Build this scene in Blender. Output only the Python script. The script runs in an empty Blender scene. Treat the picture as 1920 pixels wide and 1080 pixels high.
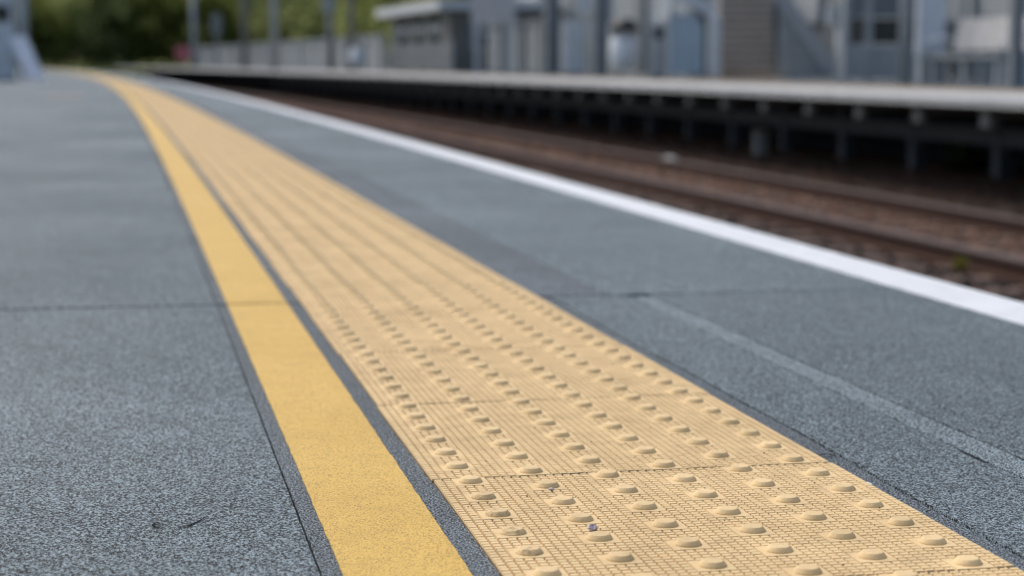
import bpy, bmesh, math, random
from mathutils import Vector, Matrix
from mathutils import noise as mnoise
PI = math.pi
rnd = random.Random(7)
SC = bpy.context.scene
COL = SC.collection
R = 1300.0                       # the whole station lies on one wide left-hand curve

def W(s, t, z=0.0):              # s metres along the line, t metres to the right of the tactile strip's middle
    a = s / R
    return Vector((-R + (R + t) * math.cos(a), (R + t) * math.sin(a), z))

def heading(s):                  # rotation about z that turns +y into the direction of the line
    return s / R

# ------------------------------------------------------------------ materials
def new_mat(name):
    m = bpy.data.materials.new(name); m.use_nodes = True
    nt = m.node_tree
    return m, nt, nt.nodes['Principled BSDF']

def ramp(nt, fac, stops, interp='LINEAR'):
    r = nt.nodes.new('ShaderNodeValToRGB'); r.color_ramp.interpolation = interp
    e = r.color_ramp.elements
    while len(e) < len(stops): e.new(0.5)
    for el, (p, c) in zip(e, stops):
        el.position = p; el.color = (c[0], c[1], c[2], 1) if not isinstance(c, float) else (c, c, c, 1)
    nt.links.new(fac, r.inputs['Fac'])
    return r.outputs['Color']

def noise(nt, scale, detail=2, rough=0.5, space='Object', stretch=None):
    if space == 'World': src = nt.nodes.new('ShaderNodeNewGeometry').outputs['Position']
    else: src = nt.nodes.new('ShaderNodeTexCoord').outputs[space]
    if stretch:
        mp = nt.nodes.new('ShaderNodeMapping'); mp.inputs['Scale'].default_value = stretch
        nt.links.new(src, mp.inputs['Vector']); src = mp.outputs['Vector']
    n = nt.nodes.new('ShaderNodeTexNoise')
    n.inputs['Scale'].default_value = scale; n.inputs['Detail'].default_value = detail
    n.inputs['Roughness'].default_value = rough
    nt.links.new(src, n.inputs['Vector'])
    return n.outputs['Fac']

def mix(nt, fac, a, b, mode='MIX'):
    m = nt.nodes.new('ShaderNodeMix'); m.data_type = 'RGBA'; m.blend_type = mode
    for v, i in ((fac, 0), (a, 6), (b, 7)):
        if hasattr(v, 'is_output') or isinstance(v, bpy.types.NodeSocket): nt.links.new(v, m.inputs[i])
        elif isinstance(v, (int, float)): m.inputs[i].default_value = v
        else: m.inputs[i].default_value = (*v, 1)
    return m.outputs[2]

def bump(nt, h, dist, strength=1.0):
    b = nt.nodes.new('ShaderNodeBump'); b.inputs['Distance'].default_value = dist
    b.inputs['Strength'].default_value = strength
    nt.links.new(h, b.inputs['Height'])
    return b.outputs['Normal']

def asphalt(name, tint=(1, 1, 1), gain=1.0, contrast=1.0):
    m, nt, p = new_mat(name)
    g1 = noise(nt, 500, 2, 0.62); g2 = noise(nt, 1900, 1, 0.5)
    add = nt.nodes.new('ShaderNodeMath'); add.operation = 'MULTIPLY_ADD'
    nt.links.new(g2, add.inputs[0]); add.inputs[1].default_value = 0.35; nt.links.new(g1, add.inputs[2])
    w = 0.070 / contrast; c = 0.675
    def col(v): return tuple(v * gain * k * t for k, t in zip((0.81, 1.01, 1.09), tint))
    base = ramp(nt, add.outputs[0], [(c - w, col(0.005)), (c - w * 0.35, col(0.03)), (c + w * 0.3, col(0.16)), (c + w, col(0.58))])
    big = noise(nt, 1.1, 4, 0.55, stretch=(1, 0.8, 1))
    mid = noise(nt, 14, 3, 0.6)
    bm = mix(nt, 1.0, ramp(nt, big, [(0.3, 0.88), (0.52, 0.99), (0.72, 1.14)]), ramp(nt, mid, [(0.3, 0.9), (0.7, 1.08)]), 'MULTIPLY')
    out = mix(nt, 1.0, base, bm, 'MULTIPLY')
    nt.links.new(out, p.inputs['Base Color'])
    rr = ramp(nt, big, [(0.3, 0.8), (0.7, 0.5)])
    nt.links.new(rr, p.inputs['Roughness'])
    p.inputs['Specular IOR Level'].default_value = 0.2
    nt.links.new(bump(nt, add.outputs[0], 0.0012, 1.0), p.inputs['Normal'])
    return m

def simple(name, colour, rough=0.6, metal=0.0, var=0.12, scale=3.0, spec=0.5, bmp=0.0, bscale=40):
    m, nt, p = new_mat(name)
    n = noise(nt, scale, 4, 0.6)
    lo = tuple(c * (1 - var) for c in colour); hi = tuple(min(1, c * (1 + var)) for c in colour)
    nt.links.new(ramp(nt, n, [(0.3, lo), (0.7, hi)]), p.inputs['Base Color'])
    p.inputs['Roughness'].default_value = rough; p.inputs['Metallic'].default_value = metal
    p.inputs['Specular IOR Level'].default_value = spec
    if bmp: nt.links.new(bump(nt, noise(nt, bscale, 4, 0.6), bmp), p.inputs['Normal'])
    return m

def tactile(name, dirty=0.0):
    m, nt, p = new_mat(name)
    n = noise(nt, 7, 5, 0.62, 'World')
    base = ramp(nt, n, [(0.3, (0.66, 0.485, 0.25)), (0.7, (0.80, 0.60, 0.32))])
    base = mix(nt, 1.0, base, ramp(nt, noise(nt, 28, 5, 0.7, 'World'), [(0.32, 0.88), (0.5, 1.0), (0.7, 1.04)]), 'MULTIPLY')
    fine = noise(nt, 900, 2, 0.5, 'World')
    base = mix(nt, 1.0, base, ramp(nt, fine, [(0.3, 0.9), (0.7, 1.06)]), 'MULTIPLY')
    sp = noise(nt, 330, 2, 0.5, 'World')
    spots = ramp(nt, sp, [(0.20, 1.0), (0.245, 0.0)])
    base = mix(nt, spots, base, (0.07, 0.045, 0.03))
    if dirty:
        d = noise(nt, 150, 4, 0.7, 'World')
        base = mix(nt, ramp(nt, d, [(0.5, 0.0), (0.62, dirty)]), base, (0.16, 0.10, 0.055))
    nt.links.new(base, p.inputs['Base Color'])
    p.inputs['Roughness'].default_value = 0.7; p.inputs['Specular IOR Level'].default_value = 0.3
    nt.links.new(bump(nt, fine, 0.00015, 0.6), p.inputs['Normal'])
    return m

def paint(name, lo, hi, speck, wear=0.36):
    m, nt, p = new_mat(name)
    g = noise(nt, 620, 2, 0.6); b = noise(nt, 5, 4, 0.6)
    base = ramp(nt, b, [(0.3, lo), (0.7, hi)])
    base = mix(nt, 1.0, base, ramp(nt, noise(nt, 22, 5, 0.7), [(0.3, 0.87), (0.48, 1.0), (0.7, 1.03)]), 'MULTIPLY')
    base = mix(nt, ramp(nt, g, [(wear, 1.0), (wear + 0.14, 0.0)]), base, speck)
    nt.links.new(base, p.inputs['Base Color']); p.inputs['Roughness'].default_value = 0.6
    p.inputs['Specular IOR Level'].default_value = 0.35
    nt.links.new(bump(nt, g, 0.0007, 0.9), p.inputs['Normal'])
    return m

def ballast_mat(name):
    m, nt, p = new_mat(name)
    tc = nt.nodes.new('ShaderNodeTexCoord')
    v = nt.nodes.new('ShaderNodeTexVoronoi'); v.inputs['Scale'].default_value = 16
    nt.links.new(tc.outputs['Object'], v.inputs['Vector'])
    sep = nt.nodes.new('ShaderNodeSeparateColor'); nt.links.new(v.outputs['Color'], sep.inputs[0])
    c = ramp(nt, sep.outputs[0], [(0.0, (0.010, 0.009, 0.008)), (0.6, (0.032, 0.027, 0.023)), (1.0, (0.08, 0.066, 0.056))])
    n = noise(nt, 0.8, 4, 0.6)
    c = mix(nt, ramp(nt, n, [(0.4, 0.0), (0.65, 0.4)]), c, (0.06, 0.032, 0.022))
    nt.links.new(c, p.inputs['Base Color']); p.inputs['Roughness'].default_value = 0.95
    p.inputs['Specular IOR Level'].default_value = 0.15
    nt.links.new(bump(nt, v.outputs['Distance'], 0.03, 1.0), p.inputs['Normal'])
    return m

def stone_mat(name, a, b):
    m, nt, p = new_mat(name)
    g = nt.nodes.new('ShaderNodeNewGeometry')
    nt.links.new(ramp(nt, g.outputs['Random Per Island'], [(0.0, a), (1.0, b)]), p.inputs['Base Color'])
    p.inputs['Roughness'].default_value = 0.95; p.inputs['Specular IOR Level'].default_value = 0.15
    return m

def leaf_mat(name, a, b, c):
    m, nt, p = new_mat(name)
    g = nt.nodes.new('ShaderNodeNewGeometry')
    col = ramp(nt, g.outputs['Random Per Island'], [(0.0, a), (0.6, b), (1.0, c)])
    nt.links.new(col, p.inputs['Base Color'])
    p.inputs['Roughness'].default_value = 0.7; p.inputs['Specular IOR Level'].default_value = 0.2
    tr = nt.nodes.new('ShaderNodeBsdfTranslucent'); nt.links.new(col, tr.inputs['Color'])
    ms = nt.nodes.new('ShaderNodeMixShader'); ms.inputs[0].default_value = 0.55
    nt.links.new(p.outputs[0], ms.inputs[1]); nt.links.new(tr.outputs[0], ms.inputs[2])
    nt.links.new(ms.outputs[0], nt.nodes['Material Output'].inputs['Surface'])
    return m

M = {}
M['asphalt'] = asphalt('asphalt', gain=0.73)
M['asphalt_light'] = asphalt('asphalt_light', gain=0.98)
M['asphalt_violet'] = asphalt('asphalt_violet', tint=(1.04, 0.99, 1.0), gain=0.62)
M['asphalt_dark'] = asphalt('asphalt_dark', gain=0.68)
M['asphalt_smooth'] = asphalt('asphalt_smooth', gain=0.82)
M['bitumen'] = simple('bitumen', (0.012, 0.013, 0.016), 0.9, spec=0.1)
M['tactile'] = tactile('tactile'); M['groove_dirt_shade'] = simple('groove_dirt_shade', (0.252, 0.156, 0.072), 0.9, spec=0.1)  # groove floor and slab sides: dirt, plus groove shade put into the colour
M['tactile_dirty'] = tactile('tactile_dirty', 0.45)
M['yellow'] = paint('yellow_paint', (0.65, 0.42, 0.085), (0.73, 0.485, 0.115), (0.30, 0.165, 0.03))
M['white'] = paint('white_paint', (0.68, 0.72, 0.745), (0.77, 0.80, 0.82), (0.35, 0.38, 0.41), 0.33)
M['concrete'] = simple('concrete', (0.42, 0.42, 0.41), 0.85, bmp=0.002)
M['pale_concrete'] = simple('pale_concrete', (0.34, 0.36, 0.37), 0.75, bmp=0.002)
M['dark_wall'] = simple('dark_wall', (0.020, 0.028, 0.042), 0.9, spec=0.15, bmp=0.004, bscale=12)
M['ballast'] = ballast_mat('ballast')
M['stone_brown'] = stone_mat('stone_brown', (0.026, 0.015, 0.011), (0.13, 0.072, 0.052))
M['stone_rust'] = stone_mat('stone_rust', (0.09, 0.048, 0.033), (0.38, 0.225, 0.155))
M['stone_grey'] = stone_mat('stone_grey', (0.012, 0.011, 0.009), (0.075, 0.07, 0.06))
M['rail_rust'] = simple('rail_rust', (0.05, 0.025, 0.017), 0.9, bmp=0.001, spec=0.2)
M['rail_head'] = simple('rail_head', (0.105, 0.078, 0.068), 0.6, metal=0.4, scale=8)
M['sleeper'] = simple('sleeper', (0.13, 0.085, 0.065), 0.9, bmp=0.003)
M['steel_blue'] = simple('steel_blue', (0.27, 0.30, 0.32), 0.5, bmp=0.001)
M['steel_dark'] = simple('steel_dark', (0.15, 0.175, 0.195), 0.5)
M['steel_mid'] = simple('steel_mid', (0.33, 0.36, 0.38), 0.5)
M['steel_pale'] = simple('steel_pale', (0.56, 0.60, 0.63), 0.45)
M['sign_grey'] = simple('sign_grey', (0.22, 0.24, 0.23), 0.6)
M['bracket'] = simple('bracket', (0.20, 0.21, 0.21), 0.8)
M['ramp_white'] = simple('ramp_white', (0.84, 0.83, 0.85), 0.5)
M['trestle'] = simple('trestle', (0.075, 0.088, 0.11), 0.8)
M['panel_white'] = simple('panel_white', (0.527, 0.527, 0.527), 0.5)
M['panel_blue'] = simple('panel_blue', (0.36, 0.45, 0.52), 0.4)
M['tread'] = simple('tread', (0.27, 0.245, 0.22), 0.8)
M['nosing'] = simple('nosing', (0.66, 0.61, 0.54), 0.7)
M['beige_wall'] = simple('beige_wall', (0.160, 0.160, 0.151), 0.8)
M['window_dark'] = simple('window_dark', (0.02, 0.03, 0.035), 0.15, spec=0.6)
M['red'] = simple('red_sign', (0.42, 0.12, 0.15), 0.5)
M['bag'] = simple('clear_bag', (0.66, 0.71, 0.76), 0.35, bmp=0.02, bscale=12)
M['black'] = simple('black_plastic', (0.012, 0.014, 0.015), 0.5)
M['brown_tactile'] = simple('brown_tactile', (0.420, 0.280, 0.112), 0.8)
M['tan'] = simple('tan', (0.400, 0.330, 0.260), 0.8)
M['bark'] = simple('bark', (0.05, 0.04, 0.03), 0.9, bmp=0.02, bscale=8)
M['leaf_dark'] = leaf_mat('leaf_dark', (0.13, 0.155, 0.06), (0.32, 0.37, 0.14), (0.55, 0.60, 0.24))
M['leaf_mid'] = leaf_mat('leaf_mid', (0.10, 0.13, 0.04), (0.24, 0.28, 0.08), (0.40, 0.43, 0.14))
M['leaf_bright'] = leaf_mat('leaf_bright', (0.10, 0.13, 0.03), (0.20, 0.24, 0.06), (0.33, 0.36, 0.10))
M['leaf_dim'] = leaf_mat('leaf_dim', (0.03, 0.05, 0.02), (0.06, 0.09, 0.035), (0.1, 0.13, 0.05))
M['weed'] = leaf_mat('weed', (0.10, 0.12, 0.02), (0.2, 0.2, 0.03), (0.3, 0.28, 0.04))
M['ground'] = simple('ground', (0.045, 0.05, 0.025), 0.95, var=0.4, scale=0.3, spec=0.1, bmp=0.05, bscale=2)
M['chip'] = simple('chip', (0.45, 0.40, 0.45), 0.6, var=0.7, scale=400)
M['chip_white'] = simple('chip_white', (0.8, 0.8, 0.8), 0.5)

# ------------------------------------------------------------------ builders
class MB:
    def __init__(s): s.bm = bmesh.new()
    def box(s, x0, x1, y0, y1, z0, z1, mi=0, f=None):
        f = f or (lambda x, y, z: (x, y, z))
        v = [s.bm.verts.new(f(x, y, z)) for z in (z0, z1) for x, y in ((x0, y0), (x1, y0), (x1, y1), (x0, y1))]
        for q in ((3, 2, 1, 0), (4, 5, 6, 7), (0, 1, 5, 4), (1, 2, 6, 5), (2, 3, 7, 6), (3, 0, 4, 7)):
            s.bm.faces.new([v[i] for i in q]).material_index = mi
        return s
    def tube(s, pts, rad, n=10, mi=0):
        rings = []
        pts = [Vector(p) for p in pts]
        for i, p in enumerate(pts):
            d = (pts[min(i + 1, len(pts) - 1)] - pts[max(i - 1, 0)]).normalized()
            a = d.orthogonal().normalized() if abs(d.z) < 0.99 else Vector((1, 0, 0)); b = d.cross(a)
            r = rad[i] if isinstance(rad, (list, tuple)) else rad
            rings.append([s.bm.verts.new(p + (a * math.cos(2 * PI * k / n) + b * math.sin(2 * PI * k / n)) * r) for k in range(n)])
        for A, B in zip(rings, rings[1:]):
            for k in range(n):
                fc = s.bm.faces.new((A[k], A[(k + 1) % n], B[(k + 1) % n], B[k])); fc.material_index = mi; fc.smooth = True
        s.bm.faces.new(rings[0][::-1]).material_index = mi; s.bm.faces.new(rings[-1]).material_index = mi
        return s
    def lathe(s, prof, n=24, mi=0, c=(0, 0)):
        rings = [[s.bm.verts.new((c[0] + r * math.cos(2 * PI * k / n), c[1] + r * math.sin(2 * PI * k / n), z)) for k in range(n)] for r, z in prof]
        for A, B in zip(rings, rings[1:]):
            for k in range(n):
                fc = s.bm.faces.new((A[k], A[(k + 1) % n], B[(k + 1) % n], B[k])); fc.material_index = mi; fc.smooth = True
        s.bm.faces.new(rings[-1]).material_index = mi
        s.bm.faces.new(rings[0][::-1]).material_index = mi
        return s
    def build(s, name, mats, parent=None, recalc=True):
        if recalc: bmesh.ops.recalc_face_normals(s.bm, faces=s.bm.faces)
        me = bpy.data.meshes.new(name); s.bm.to_mesh(me); s.bm.free()
        for m in (mats if isinstance(mats, (list, tuple)) else [mats]): me.materials.append(M[m])
        o = bpy.data.objects.new(name, me); COL.objects.link(o)
        if parent: o.parent = parent
        return o

def tag(o, label=None, cat=None, group=None, kind=None):
    for k, v in (('label', label), ('category', cat), ('group', group), ('kind', kind)):
        if v: o[k] = v
    return o

def empty(name, loc, rz, label, cat, group=None):
    o = bpy.data.objects.new(name, None); COL.objects.link(o)
    o.location = loc; o.rotation_euler = (0, 0, rz); o.empty_display_size = 0.2
    return tag(o, label, cat, group)

def copy_thing(o, loc, rz, label=None):
    c = o.copy(); COL.objects.link(c); c.location = loc; c.rotation_euler = (0, 0, rz)
    if label: c['label'] = label
    for ch in o.children:
        d = ch.copy(); COL.objects.link(d); d.parent = c
        for g in ch.children:
            e = g.copy(); COL.objects.link(e); e.parent = d
    return c

def stations(a, b):
    out = [a]; s = a
    while s < b - 1e-6:
        s += 0.008 if s < 2.0 else (0.1 if s < 8 else 1.5)
        out.append(min(s, b))
    return out

def strip(mb, t0, t1, a, b, z, thick, jit0=0.0012, jit1=0.0012, mi=0, skew=0.0, f0=None, f1=None):
    """A long slab top lying along the curve, its long edges slightly ragged."""
    prev = None
    for s in stations(a, b):
        def e(t, j, k, fn):
            r = mnoise.noise(Vector((s * 45, k * 9.3, 0.5))) * j + mnoise.noise(Vector((s * 160, k * 3.3, 4.5))) * j * 0.7 if s < 3 else 0
            return t + r + (fn(s) if fn else 0)
        ta, tb = e(t0, jit0, t0 * 10, f0), e(t1, jit1, t1 * 10 + 5, f1)
        v = [W(s + skew * ta, ta, z), W(s + skew * tb, tb, z), W(s + skew * tb, tb, z - thick), W(s + skew * ta, ta, z - thick)]
        v = [mb.bm.verts.new(p) for p in v]
        if prev:
            mb.bm.faces.new((prev[0], prev[1], v[1], v[0])).material_index = mi
            mb.bm.faces.new((prev[1], prev[2], v[2], v[1])).material_index = mi
            mb.bm.faces.new((prev[3], prev[0], v[0], v[3])).material_index = mi
        else:
            mb.bm.faces.new((v[0], v[1], v[2], v[3])).material_index = mi
        prev = v
    mb.bm.faces.new((prev[3], prev[2], prev[1], prev[0])).material_index = mi

def swept(mb, prof, a, b, step=2.0, closed=True, mi=0):
    """Sweep a (t,z) section along the curve."""
    n = max(1, int(math.ceil((b - a) / step))); prev = None; k = len(prof)
    for i in range(n + 1):
        s = a + (b - a) * i / n
        v = [mb.bm.verts.new(W(s, t, z)) for t, z in prof]
        if prev:
            for j in range(k if closed else k - 1):
                mb.bm.faces.new((prev[j], prev[(j + 1) % k], v[(j + 1) % k], v[j])).material_index = mi
        elif closed: mb.bm.faces.new(v[::-1]).material_index = mi
        prev = v
    if closed: mb.bm.faces.new(prev).material_index = mi

def sbox(mb, t0, t1, a, b, z0, z1, step=3.0, mi=0):
    swept(mb, [(t0, z0), (t1, z0), (t1, z1), (t0, z1)], a, b, step, True, mi)

# ------------------------------------------------------------------ ground and own platform
ZA = -0.003                      # top of the asphalt; the tactile tiles stand 4 mm proud of it
END = 165
g = MB(); n = 24
gv = [[g.bm.verts.new((-1500 + 3000 * i / n, -300 + 3300 * j / n, -1.3)) for j in range(n + 1)] for i in range(n + 1)]
for i in range(n):
    for j in range(n): g.bm.faces.new((gv[i][j], gv[i + 1][j], gv[i + 1][j + 1], gv[i][j + 1]))
tag(g.build('ground', 'ground'), kind='structure')

b = MB(); swept(b, [(-9, -1.29), (0.90, -1.29), (0.90, ZA - 0.022), (-9, ZA - 0.022)], -4, END, 2.0)
tag(b.build('platform_base', 'bitumen'), kind='structure')
b = MB(); swept(b, [(0.903, -1.25), (0.95, -1.25), (0.95, -0.12), (0.903, -0.12)], -4, END, 2.0)
tag(b.build('platform_wall', 'dark_wall'), kind='structure')

p = MB()
gap = 0.0032
cuts = [(-3, 1.388), (1.402, 4.29), (4.306, 7.0), (7.006, 12.4), (12.406, 21), (21.006, 38), (38.01, 70), (70.01, END)]
for i, (a, c) in enumerate(cuts):
    strip(p, -9, -0.3375, a, c, ZA, 0.016, 0, 0.0004, skew=-0.02)
    strip(p, -0.3375 + (0.0022 if c < 5 else 0.005), -0.198, a + (0 if i else 0), c, ZA - 0.0008, 0.016, 0.0004, 0, mi=1, skew=-0.02)
tag(p.build('platform_surface', ['asphalt', 'asphalt_violet']), kind='structure')

p = MB()
bulge = lambda s: 0.0016 * math.sin(s * 5.1) + 0.001 * math.sin(s * 13)
strip(p, 0.196, 0.2235, -3, 1.395, ZA - 0.0012, 0.016, 0, 0.0007, mi=1, f1=bulge)
strip(p, 0.2235 + gap, 0.357, -3, 1.395, ZA - 0.0002, 0.016, 0.0007, 0.001, f0=bulge)
strip(p, 0.3585, 0.396, -3, 1.36, ZA + 0.0005, 0.018, 0.0012, 0.0022, mi=2)
strip(p, 0.4005, 0.972, -3, 1.395, ZA, 0.016, 0.0016, 0, mi=3)
for i, (a, c) in enumerate([(1.403, 4.9), (4.906, 8.6), (8.606, 14), (14.006, 24), (24.01, 44), (44.01, END)]):
    strip(p, 0.196, 0.33, a, c, ZA, 0.016, 0, 0.002, mi=1)
    strip(p, 0.333, 0.972, a, c, ZA, 0.016, 0.002, 0, mi=4 if i == 0 else 0)
tag(p.build('platform_surface', ['asphalt', 'asphalt_violet', 'asphalt_light', 'asphalt_dark', 'asphalt_smooth']), kind='structure')

y = MB()
for a, c in ((-3, 1.392), (1.404, 4.3), (4.306, END)):
    strip(y, -0.3195, -0.2215, a, c, ZA + 0.0008, 0.0014, 0.0008, 0.0008)
tag(y.build('yellow_line', 'yellow'), kind='structure')
w = MB(); strip(w, 0.852, 0.9725, -3, END, ZA + 0.0012, 0.0014, 0.001, 0.001)
tag(w.build('white_line', 'white'), kind='structure')
c = MB(); swept(c, [(0.903, -0.118), (0.972, -0.118), (0.972, ZA - 0.018), (0.903, ZA - 0.018)], -4, END, 2.0)
tag(c.build('platform_edge', 'concrete'), kind='structure')

# small surface cracks and a scratched ring in the near asphalt
def hairline(mb, pts, wdt, z):
    vs = []
    for i, (t, s) in enumerate(pts):
        t2, s2 = pts[min(i + 1, len(pts) - 1)]; t1, s1 = pts[max(i - 1, 0)]
        d = Vector((t2 - t1, s2 - s1)).normalized(); nrm = Vector((-d.y, d.x)) * wdt * (0.25 + math.sin(PI * (i + 0.3) / len(pts)))
        vs.append((mb.bm.verts.new(W(s + nrm.y, t + nrm.x, z)), mb.bm.verts.new(W(s - nrm.y, t - nrm.x, z))))
    for A, B in zip(vs, vs[1:]): mb.bm.faces.new((A[0], A[1], B[1], B[0]))
k = MB()
hairline(k, [(0.199, 0.049), (0.203, 0.058), (0.209, 0.062), (0.2145, 0.060), (0.219, 0.050)], 0.0016, ZA + 0.0012)
hairline(k, [(0.208, -0.195), (0.211, -0.189), (0.2155, -0.188), (0.2195, -0.193)], 0.0007, ZA + 0.0012)
hairline(k, [(0.3535, -0.02 + 0.01 * i) for i in range(9)], 0.0011, ZA + 0.0012)
hairline(k, [(-0.197 + 0.008 * i, 0.4167) for i in range(19)], 0.0016, -0.0002)
hairline(k, [(-0.12 + 0.008 * i, 0.0167) for i in range(21)], 0.0011, -0.0006)
ring = [(-0.452 + 0.0105 * math.cos(a), -0.104 + 0.011 * math.sin(a)) for a in [0.4 + 0.3 * i for i in range(17)]]
hairline(k, ring, 0.0009, ZA + 0.0008)
hairline(k, [(-0.452 + 0.01 + 0.0022 * i, -0.115 + 0.00025 * i * i) for i in range(12)], 0.0010, ZA + 0.0008)
tag(k.build('surface_cracks', 'bitumen', recalc=False), kind='structure')

# ------------------------------------------------------------------ tactile tiles
PITCH = 0.4; U = PITCH / 48.0
DEP = 0.0020
def tile_relief(seed):
    r = random.Random(seed); mb = MB(); bm = mb.bm
    bm_ = bm
    # slab with a skirt; its floor is the bottom of the grooves
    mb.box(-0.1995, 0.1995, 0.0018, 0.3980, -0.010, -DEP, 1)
    pads = set(); padc = []
    for kx in range(6):
        for j in range(6):
            cu = 4 + 8 * kx; cv = (2 if kx % 2 else 6) + 8 * j
            padc.append((cu, cv))
            for a in range(-2, 2):
                for q in range(-2, 2): pads.add((cu + a, cv + q))
    gx, gy = 0.0015, 0.0013; ch = 0.00035
    def block(x0, x1, y0, y1, z, chx=ch):
        top = [bm.verts.new(v) for v in ((x0 + chx, y0 + chx, z), (x1 - chx, y0 + chx, z), (x1 - chx, y1 - chx, z), (x0 + chx, y1 - chx, z))]
        bot = [bm.verts.new(v) for v in ((x0, y0, -DEP), (x1, y0, -DEP), (x1, y1, -DEP), (x0, y1, -DEP))]
        bm.faces.new(top)
        for i in range(4): bm.faces.new((bot[i], bot[(i + 1) % 4], top[(i + 1) % 4], top[i]))
    for i in range(48):
        for j in range(48):
            if (i, j) in pads: continue
            jx = r.uniform(-0.0001, 0.0001); z = r.uniform(-0.00018, 0.00008)
            x0 = -0.2 + i * U + gx / 2 + jx; x1 = -0.2 + (i + 1) * U - gx / 2 + jx
            if i == 0: x0 = -0.1995
            if i == 47: x1 = 0.1995
            y0 = j * U + gy / 2; y1 = (j + 1) * U - gy / 2
            if j == 0: y0 = 0.0019 + r.uniform(0, .0008)
            if j == 47: y1 = 0.3978 - r.uniform(0, .0008)
            block(x0, x1, y0, y1, z)
    for cu, cv in padc:
        block(-0.2 + (cu - 2) * U + 0.0004, -0.2 + (cu + 2) * U - 0.0004, (cv - 2) * U + 0.0004, (cv + 2) * U - 0.0004, 0.0, 0.0005)
    return mb, [(-0.2 + cu * U, cv * U) for cu, cv in padc]

def dome_mesh(seed, worn):
    r = random.Random(seed); mb = MB()
    prof = [(0.01135, -0.0003), (0.01125, 0.0006), (0.0107, 0.0016), (0.0097, 0.0029), (0.0089, 0.0038), (0.0086, 0.00412), (0.0082, 0.0043), (0.0070, 0.00436), (0.003, 0.0044)]
    mb.lathe(prof, 32)
    for v in mb.bm.verts:
        if v.co.z > 0.0008:
            nn = mnoise.noise(Vector((v.co.x * 300 + seed, v.co.y * 300, v.co.z * 200)))
            v.co += Vector((v.co.x, v.co.y, 0)) * nn * (0.02 + 0.03 * worn) + Vector((0, 0, nn * (0.00012 + 0.0002 * worn)))
            if worn > 0.5:
                d = Vector((v.co.x - 0.006, v.co.y + 0.006)).length
                v.co.z = max(0.0004, v.co.z - max(0, 0.008 - d) * 0.16)
    return mb

NEAR = 9                                   # tiles whose domes are separate parts
place = []                                 # (index, s of the near edge)
S0 = 0.0167
words = {-2: 'the corner of the tile at the very bottom of the photo', -1: None}
near_labels = [
    'cream studded tactile tile cut by the bottom edge of the photo',
    'cream studded tactile tile with dirty worn domes, nearest whole tile to the camera',
    'cream studded tactile tile just beyond the nearest dark open joint',
    'cream studded tactile tile beyond the second joint, grooves starting to blur',
    'cream studded tactile tile fourth in the strip, domes softly out of focus',
    'cream studded tactile tile fifth in the strip beside the crossing asphalt seam',
    'cream studded tactile tile sixth in the strip, just past the asphalt seam',
    'cream studded tactile tile seventh in the strip, domes blurred into smudges',
    'cream studded tactile tile eighth in the strip, domes blurred into faint rows']
FAR_LABEL = 'cream tactile paving tile in the far blurred stretch of the platform strip'
TG = 'tactile paving tiles laid along the platform edge'
reliefs = []
for sd in range(2):
    mb, centres = tile_relief(sd); o = mb.build('tile_slab', ['tactile', 'groove_dirt_shade']); reliefs.append(o.data)
    bpy.data.objects.remove(o)
domes = []
for sd, wn in ((1, 0), (2, 0), (3, 0.25), (4, 0.5), (5, 1.0)):
    o = dome_mesh(sd, wn).build('dome', 'tactile_dirty' if wn >= 0.5 else 'tactile'); domes.append(o.data); bpy.data.objects.remove(o)
for q in range(NEAR):
    s0 = S0 + PITCH * (q - 2)
    jt = (0, 0.0005, -0.0005, 0.0007, -0.0006, 0.0008, -0.0006, 0.001, 0)[q]
    e = empty('tactile_tile', W(s0, jt), heading(s0 + 0.2) + rnd.uniform(-0.0015, 0.0015), near_labels[q], 'paving tile', TG)
    sl = bpy.data.objects.new('tile_slab', reliefs[q % 2]); COL.objects.link(sl); sl.parent = e
    for i, (x, yy) in enumerate(centres):
        worn = i < 6 and q == 1 or (q in (0, 1) and rnd.random() < 0.12)
        me = (domes[3] if i % 2 else domes[4]) if worn and i in (1, 2, 3, 4) else domes[rnd.choice((0, 0, 1, 1, 2))]
        d = bpy.data.objects.new('dome', me); COL.objects.link(d); d.parent = e
        d.location = (x + rnd.uniform(-.0003, .0003), yy + rnd.uniform(-.0003, .0003), 0); d.rotation_euler = (0, 0, rnd.uniform(0, 6.28))
# simple relief tile for the distance: slab and low domes in one mesh
mb, cc = tile_relief(9)
for (x, yy) in cc:
    mb.lathe([(0.0113, -0.0005), (0.0106, 0.0016), (0.0088, 0.0039), (0.0081, 0.0043), (0.003, 0.0044)], 12, c=(x, yy))
o = mb.build('tile', ['tactile', 'groove_dirt_shade']); far_mesh = o.data; bpy.data.objects.remove(o)
NT = int(150 / PITCH)
for q in range(NEAR, 290):
    s0 = S0 + PITCH * (q - 2)
    o = bpy.data.objects.new('tactile_tile', far_mesh); COL.objects.link(o)
    o.location = W(s0, rnd.uniform(-.0015, .0015)); o.rotation_euler = (0, 0, heading(s0 + 0.2))
    tag(o, FAR_LABEL, 'paving tile', TG)
mb = MB(); s_far = S0 + PITCH * 288
sbox(mb, -0.1995, 0.1995, s_far, END - 1, -0.010, 0.0, 0.4)
tag(mb.build('tactile_paving', 'tactile'), 'the farthest curved end of the cream tactile strip', 'paving tile', kind='stuff')

# grit and chips on the tiles
def chip(name, s, t, size, m, label, z=0.0, flat=0.7):
    mb = MB(); bmesh.ops.create_icosphere(mb.bm, subdivisions=2, radius=size)
    for v in mb.bm.verts:
        v.co *= 1 + 0.55 * mnoise.noise(v.co * 1.6 / size + Vector((s * 9, t * 7, 0))); v.co.z *= flat
    o = mb.build(name, m); o.location = W(s, t, z + size * flat * 0.6)
    return tag(o, label, 'stone chip')
import_pts = []

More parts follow.
